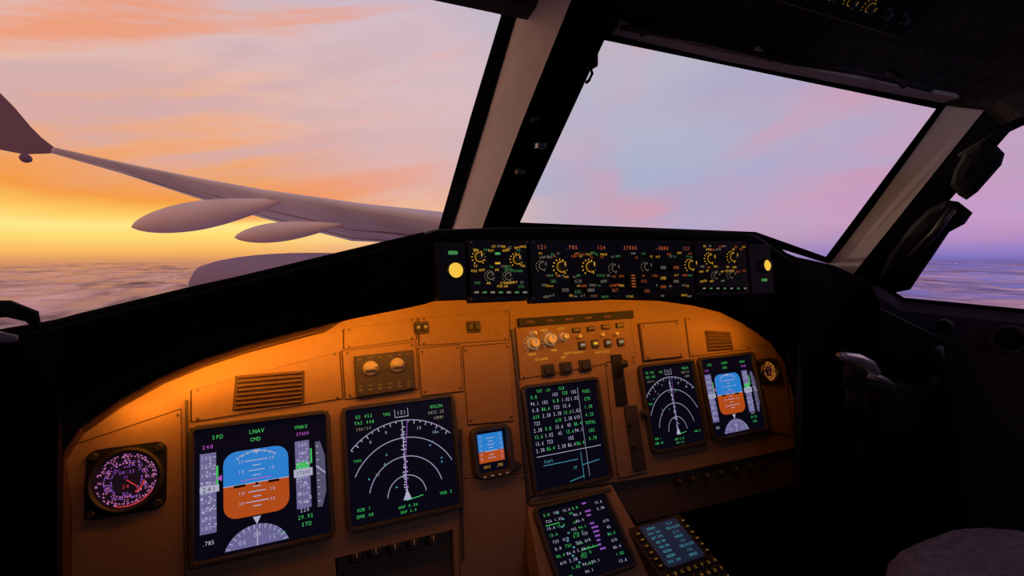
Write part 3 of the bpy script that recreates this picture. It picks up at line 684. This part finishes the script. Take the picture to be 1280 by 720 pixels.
for (px, py, lb) in ((526, 410, 'pair of tiny guarded switches under the hood above the selector box'), (591, 409, 'small square switch unit under the hood left of the centre lights')):
    P0 = Vector(PF.uv(px, py)); t = thing('switch_unit', lb, 'switch', PF.mat(*P0)); g = G(); g.rp(0, 0, .030, .024, .003, 0, .006); g.build('body', m_dkpanel, t)
    for s_ in (-1, 1): button(t, Vector((s_*.007, 0)), .010, .014, m_leg if px == 526 else None, .006)

P0 = Vector(PF.uv(710, 432)); t = thing('annunciator_panel', 'centre cluster of lit caption lights knobs and square buttons under the hood', 'switch panel', PF.mat(*P0))
g = G(); g.slab([sub(P0, PF, *p) for p in [(646, 399), (788, 389), (789, 398), (647, 409)]], .002, .012, .001); g.build('caption_strip', m_face, t)
a = G()
for px in range(660, 780, 24): p = sub(P0, PF, px, 404-(px-650)*.07); a.text(random.choice(['FLAPS', 'GEAR', 'BRAKE', 'SPEED']), p.x, p.y, .006, .0128)
a.build('caption_text', m_amber2, t)
for px, py, r in ((664, 430, .014), (685, 425, .014), (702, 422, .009), (664, 418, .006)): knob(t, sub(P0, PF, px, py), r, .022, m_paleknob, m_dimw, .003)
for px, py in ((719, 413), (737, 411), (755, 409), (773, 407)): button(t, sub(P0, PF, px, py), .020, .011, m_amber2, .003, 'ARM')
for px, py in ((726, 432), (742, 430), (758, 429), (774, 428)): button(t, sub(P0, PF, px, py), .018, .018, m_dimw if px != 742 else m_yel, .003)
for px, py in ((722, 421), (750, 419), (768, 418)): g = G(); p = sub(P0, PF, px, py); g.cyl(p.x, p.y, .0045, .003, .014, .001, 14); g.build('toggle', m_paleknob, t)
for px, py in ((684, 463), (706, 460), (730, 457)):
    p = sub(P0, PF, px, py); g = G(); g.rp(p.x, p.y, .030, .026, .003, .002, .008); g.build('button_frame', m_dkpanel, t); button(t, p, .022, .018, None, .007)
a = G()
for px, py, s_ in ((664, 443, 'NORM'), (692, 438, 'MAX'), (716, 441, 'AUTO BRAKE'), (704, 447, 'OFF'), (752, 440, 'ANTISKID'), (678, 413, 'INOP'), (700, 411, 'RTO'), (676, 449, 'DISARM')): p = sub(P0, PF, px, py); a.text(s_, p.x, p.y, .0080, .0034)
a.build('legend', m_yel, t)

P0 = Vector(PF.uv(775, 480)); t = thing('landing_gear_lever', 'landing gear lever in its tall black slot right of the upper engine display', 'lever', PF.mat(*P0))
g = G(); g.slab([sub(P0, PF, *p) for p in [(762, 444), (775, 443), (783, 506), (769, 508)]], .003, .007, .002); g.build('slot_plate', m_face, t)
p = sub(P0, PF, 769, 456)
g = G(); g.tube([(p.x, p.y-.03, .004), (p.x, p.y-.015, .02), (p.x, p.y, .028)], .004); g.build('lever_arm', m_knob, t, True)
g = G(); g.tube([(p.x-.009, p.y, .03), (p.x-.008, p.y, .03), (p.x+.008, p.y, .03), (p.x+.009, p.y, .03)], [.006, .009, .009, .006], 20); g.build('wheel_knob', m_knob, t, True)
P0 = Vector(PF.uv(790, 545)); t = thing('flap_gauge', 'narrow column with a round knob beside the right map display', 'gauge', PF.mat(*P0))
g = G(); g.slab([sub(P0, PF, *p) for p in [(778, 508), (794, 506), (806, 586), (790, 589)]], .003, .007, .002); g.build('body', m_dkpanel, t)
knob(t, sub(P0, PF, 803, 517), .011, .018, m_bezel, None, .003); knob(t, sub(P0, PF, 784, 530), .007, .012, None, None, .006); knob(t, sub(P0, PF, 789, 556), .007, .012, m_bezel, None, .006)
P0 = Vector(PF.uv(824, 427)); t = thing('cover_plate', 'blank raised cover plate with corner screws above the right map display', 'plate', PF.mat(*P0))
U = [sub(P0, PF, *p) for p in [(798, 406), (846, 402), (851, 446), (804, 451)]]
g = G(); g.slab([u*1.06 for u in U], 0, .003, .0005); g.build('seam', m_seam, t)
g = G(); g.slab(U, .002, .009, .002); g.build('plate', m_plate, t)
screw(t, [u*.86 for u in U], .003, .008, .0105)

# ================================================================== GLARESHIELD CONTROL PANELS
MF = Frame(at_y(700, 330, .655), 8)
def mcp_unit(name, label, cat, c, depth=.02):
    u, v, w, h = MF.quad(c); P0 = Vector((u, v)); t = thing(name, label, cat, MF.mat(u, v))
    g = G(); g.rp(0, 0, w-.001, h, .003, -depth, 0, .0015); g.build('face_plate', m_face, t)
    return t, P0
def caution(c, yl, gr, label):
    t, P0 = mcp_unit('caution_light', label, 'warning light', c)
    p = sub(P0, MF, *yl); g = G(); g.ring(p.x, p.y, .0140, .0100, -.001, .006, 32); g.build('bezel', m_knob, t, True)
    g = G(); g.cyl(p.x, p.y, .0104, 0, .005, .002, 32); g.build('lens', m_lens, t, label='round glowing yellow lens')
    p = sub(P0, MF, *gr); g = G(); g.rp(p.x, p.y, .013, .005, .001, 0, .003); g.build('caption_light', m_dimg, t)
caution([(546, 303), (584, 303), (584, 374), (546, 376)], (569, 338), (566, 316), 'round yellow caution light left of the glareshield controls')
caution([(937, 305), (966, 306), (966, 366), (937, 369)], (957, 332), (955, 350), 'round yellow caution light right of the glareshield controls')
rl = random.Random(5)
def dots(t, P0, x0, x1, ys, mats, dens=.7, words=('CTR', 'TFC', 'WXR', 'STA', 'WPT', 'ARPT', 'DATA', 'POS', 'FPV', 'MTRS')):
    by = {}
    for y_ in ys:
        px = x0
        while px < x1:
            px += rl.uniform(4, 10)
            if px > x1 or rl.random() > dens: continue
            m_ = rl.choice(mats); by.setdefault(m_.name, (m_, G()))[1].text(rl.choice(words)[:rl.choice((2, 3, 4))], *sub(P0, MF, px, y_+rl.uniform(-1, 1)), .0052, .0008)
    for m_, g_ in by.values(): g_.build('legend', m_, t)
t, P0 = mcp_unit('display_control_panel', 'left display control panel with two yellow ringed knobs beside the left caution light', 'control panel', [(586, 300), (661, 300), (661, 377), (586, 377)])
for px, py, r in ((598, 322, .0078), (645, 325, .0078)): knob(t, sub(P0, MF, px, py), r, .014, None, m_yel, 0)
for px, py, r in ((612, 345, .006), (634, 346, .006)): knob(t, sub(P0, MF, px, py), r, .012, None, m_dimw, 0)
for i in range(7): button(t, sub(P0, MF, 594+i*10, 366), .010, .007, [m_dimw, m_dimg][i % 2], 0)
button(t, sub(P0, MF, 620, 318), .012, .008, m_green, 0); button(t, sub(P0, MF, 620, 330), .012, .008, m_yel, 0)
dots(t, P0, 588, 655, (309, 313, 333, 338, 353, 358), [m_dimw, m_yel, m_dimg, m_yel])
screw(t, [sub(P0, MF, *q) for q in [(589, 303), (658, 303), (589, 374), (658, 374)]], .0022, -.001, .0012)
t, P0 = mcp_unit('autopilot_panel', 'long central autopilot panel with amber number windows and ringed knobs', 'control panel', [(663, 300), (868, 301), (868, 371), (663, 377)])
for px, w_, s_ in ((676, 18, '121'), (713, 24, '.785'), (750, 20, '124'), (786, 24, '37000'), (826, 22, '-0800'), (856, 14, '121')):
    p = sub(P0, MF, px, 309+(px-663)*.01); k = MF.pu(px, 309); g = G(); g.rp(p.x, p.y, w_*k, .011, .001, -.001, .003); wn = g.build('number_window', m_glass, t)
    a = G(); a.text(s_, p.x, p.y, .0090, .0034); a.build('digits', m_amber2, wn)
for px, py, r, m_ in ((676, 333, .0066, m_dimw), (700, 334, .0096, m_yel), (736, 334, .0096, m_yel), (766, 336, .0066, m_dimw), (806, 334, .0062, m_dimw), (862, 332, .0088, m_yel)): knob(t, sub(P0, MF, px, py), r, .016, None, m_, 0)
p = sub(P0, MF, 786, 352); g = G(); g.rp(p.x, p.y, .010, .026, .004, 0, .012, .003); g.build('thumbwheel', m_knob, t)
a = G()
for k in range(5): a.rect(p.x-.004, p.y-.010+k*.0045, p.x+.004, p.y-.0085+k*.0045, .0124)
a.build('thumbwheel_marks', m_amber2, t)
for px, py, m_, s_ in ((690, 352, m_dimg, 'N1'), (704, 363, m_dimw, 'SPD'), (720, 352, m_dimw, 'C/O'), (720, 365, m_dimg, 'LVL'), (736, 363, m_dimw, 'HDG'), (752, 352, m_dimw, 'APP'), (766, 363, m_amber2, 'ALT'), (802, 352, m_amber2, 'V/S'), (806, 364, m_amber2, 'SEL'), (826, 335, m_dimw, 'CMD'), (826, 348, m_yel, 'CMD'), (826, 359, m_amber2, 'CWS'), (842, 335, m_amber2, 'CMD'), (842, 352, m_dimw, 'CWS')):
    button(t, sub(P0, MF, px, py), .015, .011, m_, 0, s_)
dots(t, P0, 668, 866, (317, 321, 345, 357, 370), [m_dimw, m_amber2, m_yel, m_dimg], .5, ('COURSE', 'IAS', 'MACH', 'HDG', 'ALT', 'VS', 'A/T', 'ARM'))
screw(t, [sub(P0, MF, *q) for q in [(666, 303), (865, 304), (666, 373), (865, 367)]], .0022, -.001, .0012)
t, P0 = mcp_unit('display_control_panel', 'right display control panel with yellow ringed knobs beside the right caution light', 'control panel', [(870, 301), (935, 302), (935, 368), (870, 371)])
for px, py, r in ((886, 324, .0088), (914, 322, .0088)): knob(t, sub(P0, MF, px, py), r, .014, None, m_yel, 0)
for px, py, r in ((893, 345, .006), (912, 344, .006)): knob(t, sub(P0, MF, px, py), r, .012, None, m_dimw, 0)
for i in range(7): button(t, sub(P0, MF, 877+i*8.5, 361), .010, .007, [m_dimw, m_dimg][i % 2], 0)
dots(t, P0, 872, 930, (308, 312, 334, 339, 352), [m_dimw, m_yel, m_yel, m_amber2])
screw(t, [sub(P0, MF, *q) for q in [(873, 304), (932, 305), (873, 367), (932, 364)]], .0022, -.001, .0012)

# ================================================================== FLOOD LIGHTS
def flood(p, e_, aim, sx=.09):
    ld = bpy.data.lights.new('panel_flood', 'AREA'); ld.shape = 'RECTANGLE'; ld.size = sx; ld.size_y = .014
    ld.color = (1, .33, .022); ld.energy = e_
    lo = bpy.data.objects.new('panel_flood', ld); COL.objects.link(lo); lo.location = p
    lo.rotation_euler = Vector(aim).to_track_quat('-Z', 'Y').to_euler()
for px, yt, yb, Yt, Yb in HS:
    if px < 100 or px > 950: continue
    Bm, UF = UFS[px]; L_ = UF.y-Bm.y
    ex = {100: .35, 150: .8, 200: 1.0, 548: .6, 945: .55}.get(px, 1.5 if px >= 640 else 1.1)
    flood(Bm.lerp(UF, .05/L_)+Vector((0, 0, -.006)), .040*ex, (0, .75, -.66))
    if px >= 150: flood(Bm.lerp(UF, .115/L_)+Vector((0, 0, -.010)), .074*ex, (0, .95, -.3))

# ================================================================== WING OUTSIDE
wg = thing('airliner_wing', 'long pale airliner wing with upturned tip and canoe shaped fairings against the sunset', 'wing', Matrix.Translation(dep(600, 300, 9)))
wo = wg.matrix_world.translation.copy()
WS = [((612, 284), 9, (612, 312), 13.4, .28), ((545, 273), 10, (545, 305), 14.5, .27), ((440, 257), 12, (440, 301), 17, .25), ((330, 240), 15, (330, 273), 19, .21), ((250, 225), 18, (235, 244), 21, .17), ((150, 204), 21, (150, 216), 23.5, .12), ((68, 185), 24, (62, 191), 25.5, .08)]
g = G(); LL = []
for u_, du, l_, dl, th in WS:
    A_, B_ = dep(*u_, du)-wo, dep(*l_, dl)-wo; z_ = Vector((0, 0, 1))
    pr = [(0, 0), (.03, .5), (.12, .9), (.35, 1), (.65, .7), (1, .03), (1, -.03), (.65, -.3), (.35, -.5), (.12, -.5), (.03, -.3)]
    LL.append([A_.lerp(B_, s_)+z_*(th*h_) for s_, h_ in pr])
g.loft(LL); g.build('wing_panel', m_wing, wg, True)
m_wseam = pmat('wing_seam', (.30, .25, .33), .9, spec=.05)
for f0 in (.5, .78):
    g = G(); pts = [dep(*u_, du).lerp(dep(*l_, dl), f0)-wo+Vector((0, 0, -th*.40)) for u_, du, l_, dl, th in WS[1:]]; g.tube(pts, [.026, .026, .02, .02, .016, .012], 6)
    g.build('flap_seam', m_wseam, wg, True)
out = [(70, 186), (52, 172), (38, 158), (18, 134), (0, 116), (-22, 94), (-40, 92), (-36, 120), (-24, 160), (-6, 186), (30, 193), (62, 192)]
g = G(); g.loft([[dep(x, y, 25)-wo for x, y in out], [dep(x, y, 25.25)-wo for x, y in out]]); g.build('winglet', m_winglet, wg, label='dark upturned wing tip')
def canoe(a, da, b_, db, R_, nm, mat, k=.75, label=None, flat=.9, ex=.8):
    A_, B_ = dep(*a, da)-wo, dep(*b_, db)-wo; n = 22; g = G()
    g.tube([A_.lerp(B_, i/n) for i in range(n+1)], [max(.01, R_*math.sin(PI*min(.999, max(.001, (i/n)**ex)))**k) for i in range(n+1)], 24, flat); return g.build(nm, mat, wg, True, label)
canoe((164, 284), 15, (360, 250), 15, .52, 'flap_fairing', m_pod, .9, None, .80, .75); canoe((293, 297), 13.5, (430, 280), 13, .32, 'flap_fairing', m_pod, .9, None, .80, .75); canoe((26, 196), 24.5, (40, 200), 24.5, .25, 'flap_fairing', m_winglet)
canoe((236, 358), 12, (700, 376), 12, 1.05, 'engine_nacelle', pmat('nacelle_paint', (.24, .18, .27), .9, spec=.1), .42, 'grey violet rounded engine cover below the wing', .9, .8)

# ================================================================== RIGHT SIDE FURNITURE
yk = thing('control_yoke', 'dark control yoke with pale metal grip tip in front of the right seat', 'control yoke', Matrix.Translation(W(1.14, .6, -1.1)))
yo = W(1.14, .6, -1.1)
hz_ = .78
g = G(); g.tube([(0, .12, 0), (0, .1, .3), (0, .05, .62), (0, .02, hz_)], [.035, .028, .024, .024], 16); g.build('column', m_black, yk, True)
g = G(); g.loft([rr(0, 0, .11, .09, .02, z_) for z_ in (-.03, .03)]); hb = g.build('hub', m_yoke, yk); hb.location = (0, 0, hz_); hb.rotation_euler = (PI/2, 0, 0)
for s_ in (-1, 1):
    g = G(); g.tube([(s_*.03, 0, hz_), (s_*.08, 0, hz_-.01), (s_*.12, -.005, hz_+.02), (s_*.135, -.01, hz_+.06)], [.018, .016, .016, .017], 12); g.build('wheel_arm', m_yoke, yk, True)
    g = G(); g.tube([(s_*.135, -.01, hz_+.055), (s_*.138, -.012, hz_+.09), (s_*.13, -.015, hz_+.115)], [.018, .020, .017], 12); g.build('grip', m_yoke, yk, True)
def yp(px, py, Y=.57): return at_y(px, py, Y)-yo
g = G(); g.tube([yp(1048, 443), yp(1054, 445), yp(1070, 448), yp(1084, 456), yp(1092, 466), yp(1093, 474)], [.005, .010, .013, .015, .012, .005], 16, .8); g.build('grip_tip', m_pale, yk, True, label='pale metal grip tip')
g = G(); g.tube([yp(1084, 470), yp(1092, 471), yp(1106, 476), yp(1116, 482)], [.009, .011, .009, .004], 12, .7); g.build('grip_switch', m_pale, yk, True)
so_ = W(.985, .215, -1.1)
st = thing('pilot_seat', 'right hand pilot seat with grey violet sheepskin cover', 'seat', Matrix.Translation(so_))
def cushion(cx_, cy_, cz_, sx_, sy_, sz_, nz, nm, mat, pw=.45, n=48, m=24):
    g = G(); LL = []
    def sg(v_, e_): return math.copysign(abs(v_)**e_, v_)
    for j in range(1, m):
        ph = -PI/2+PI*j/m; L_ = []
        for i in range(n):
            th = 2*PI*i/n; p = Vector((sx_*sg(math.cos(ph), pw)*sg(math.cos(th), pw), sy_*sg(math.cos(ph), pw)*sg(math.sin(th), pw), sz_*sg(math.sin(ph), .8)))
            p += p.normalized()*nz*(noise.noise(p*9)+.35*noise.noise(p*70)); L_.append(p+Vector((cx_, cy_, cz_)))
        LL.append(L_)
    g.loft(LL); return g.build(nm, mat, st, True)
cushion(0, 0, .54, .20, .22, .06, 0, 'cushion', m_black)
cushion(0, .0, .58, .215, .245, .06, .010, 'sheepskin_cover', m_sheep, .66, 170, 80)
cushion(0, -.29, .92, .21, .07, .36, 0, 'backrest', m_black)
for s_ in (-1, 1):
    g = G(); g.tube([(s_*.2, -.36, .76), (s_*.235, -.34, .765), (s_*.235, -.1, .765)], [.02, .025, .02]); g.build('armrest', m_black, st, True)
g = G(); g.loft([rr(0, 0, .3, .4, .03, 0), rr(0, 0, .3, .34, .03, .5)]); g.build('base', m_black, st)

def blob(name, label, cat, outline, k0, th, mat=m_black, pl=None):
    P = [R2(*p) for p in outline]; P = [C0+(p-C0)*k0 for p in P]; c = sum(P, Vector())/len(P)
    t = thing(name, label, cat, Matrix.Translation(c)); g = G(); n_ = (C0-c).normalized()
    g.loft([[p-c-n_*th for p in P], [p-c for p in P], [(p-c)*.82+n_*th*.6 for p in P], [(p-c)*.45+n_*th*.9 for p in P]]); g.build('body', mat, t); return t, c
t, c_ = blob('sun_visor', 'black folded sun visor with rounded end at the top of the side window', 'sun visor', [(1192, 214), (1206, 190), (1226, 180), (1246, 182), (1256, 192), (1252, 206), (1238, 222), (1222, 240), (1208, 250), (1198, 244), (1188, 232)], .93, .015)
g = G(); a_, b_ = C0+(R2(1200, 196)-C0)*.94-c_, C0+(R2(1262, 158)-C0)*.94-c_; g.tube([a_, a_.lerp(b_, .5), b_], .007, 10); g.build('rail', m_black, t, True)
t, c_ = blob('window_latch', 'bulky black window latch housing below the sun visor', 'latch', [(1096, 352), (1112, 318), (1138, 284), (1160, 262), (1184, 250), (1198, 252), (1216, 266), (1206, 280), (1188, 288), (1168, 318), (1150, 344), (1138, 362), (1118, 366)], .94, .02)
g = G(); a_ = C0+(R2(1190, 262)-C0)*.92-c_; b_ = C0+(R2(1140, 320)-C0)*.92-c_; g.tube([a_, a_.lerp(b_, .5)+Vector((-.01, -.01, 0)), b_], .008, 10); g.build('handle', m_knob, t, True)
sx0 = W(1.36, .1, -1.1)
t = thing('side_console', 'dark side console below the right side window', 'console', Matrix.Translation(sx0))
g = G(); g.loft([[(-.1, -.6, 0), (.1, -.6, 0), (.1, .2, 0), (-.1, .2, 0)], [(-.1, -.6, .70), (.1, -.6, .74), (.1, .2, .78), (-.1, .2, .74)], [(-.08, -.6, .72), (.09, -.6, .76), (.09, .18, .80), (-.08, .18, .76)]]); g.build('body', m_wall, t)
def wallpiece(px, py, X, r, name, label, cat):
    p = at_x(px, py, X); m_ = Matrix.Translation(p) @ Matrix.Rotation(-PI/2, 4, 'Y') @ Matrix.Rotation(.25, 4, 'X'); t = thing(name, label, cat, m_)
    g = G(); g.ring(0, 0, r, r*.7, -.01, .012, 32); g.build('ring', m_head, t, True)
    g = G(); g.cyl(0, 0, r*.7, -.01, .004, .002, 24); g.build('centre', m_black, t)
wallpiece(1262, 424, 1.43, .032, 'gasper_outlet', 'round black air outlet on the wall under the side window', 'air outlet')
wallpiece(1180, 408, 1.34, .016, 'wall_knob', 'small round dark knob on the wall below the window latch', 'knob')
p = at_y(12, 402, .60); t = thing('grab_handle', 'dark curved handle poking in at the far left edge above the hood', 'handle', Matrix.Translation(p))
g = G(); g.tube([(-.06, 0, .004), (-.03, 0, .012), (0, 0, .012), (.016, 0, .004), (.02, 0, -.008)], [.010, .011, .010, .008, .003], 12, .8); g.build('grip', m_black, t, True)
g = G(); g.tube([(-.05, .0, -.012), (-.02, .0, -.012), (.004, 0, -.016)], [.008, .008, .003], 12); g.build('base', pmat('handle_grey', (.3, .27, .3), .5), t, True)

t = thing('overhead_panel', 'dark overhead switch panel with glowing yellow captions at the top edge', 'overhead panel', Matrix.Translation(dep(1036, 12, .72)))
oc_ = t.matrix_world.translation.copy(); nb = Vector((0, -.55, -.83)).normalized(); ax = Vector((1, 0, 0))
m_ = Matrix.Identity(4)
for i in range(3): m_[i][0] = ax[i]; m_[i][1] = nb.cross(ax)[i]; m_[i][2] = nb[i]; m_[i][3] = oc_[i]
t.matrix_world = m_
g = G(); g.rp(0, .11, .40, .24, .008, -.03, 0, .003); g.build('body', m_black, t)
for k in range(8):
    for r in range(3): knob(t, Vector((-.15+k*.043, .02+r*.06)), .008, .014, None, m_key if (r == 0 and 1 < k < 6) else None)
p0, p1, p2 = shrink(WR(775, 34), .93), shrink(WR(980, 76), .93), shrink(WR(1165, 112), .93)
t = thing('visor_rail', 'thin dark rail running above the right windscreen', 'rail', Matrix.Translation(p1))
g = G(); g.tube([p0-p1, (p0-p1)*.5+Vector((0, -.004, .004)), Vector((0, 0, 0)), (p2-p1)*.5+Vector((0, -.004, .004)), p2-p1], .006, 10); g.build('tube', m_head, t, True)
for f0 in (.08, .5, .92):
    q = p0.lerp(p2, f0)-p1; g = G(); g.tube([q+Vector((0, .03, .03)), q+Vector((0, .012, .012)), q], [.010, .008, .009], 10); g.build('bracket', m_black, t, True)
p = at_x(737, 74, .585); t = thing('blind_hook', 'small black hook hanging from the top of the centre post', 'hook', Matrix.Translation(p))
g = G(); g.rp(0, 0, .03, .035, .006, -.012, .012, .003); bdy = g.build('body', m_black, t); bdy.rotation_euler = (PI/2, 0, 0)
g = G(); g.tube([(0, 0, -.01), (.004, -.004, -.03), (-.004, -.004, -.045), (-.01, -.002, -.05)], .0035, 8); g.build('hook', m_black, t, True)
p = at_x(690, 12, .56); t = thing('post_bracket', 'black bracket fixed at the head of the centre post', 'bracket', Matrix.Translation(p))
g = G(); g.loft([rr(0, 0, .07, .05, .01, z_) for z_ in (-.01, .01)]); bdy = g.build('body', m_black, t); bdy.rotation_euler = (PI/2, 0, 0)
for i, (px, py) in enumerate(((668, 150), (676, 182), (650, 215))):
    p = at_x(px, py, .515); t = thing('post_clip', ['upper', 'middle', 'lower'][i]+' small black clip on the dark rear face of the centre post', 'clip', Matrix.Translation(p)); g = G(); g.rp(0, 0, .02, .012, .002, -.008, .008, .002); bdy = g.build('body', m_bezel, t); bdy.rotation_euler = (PI/2, 0, 0)
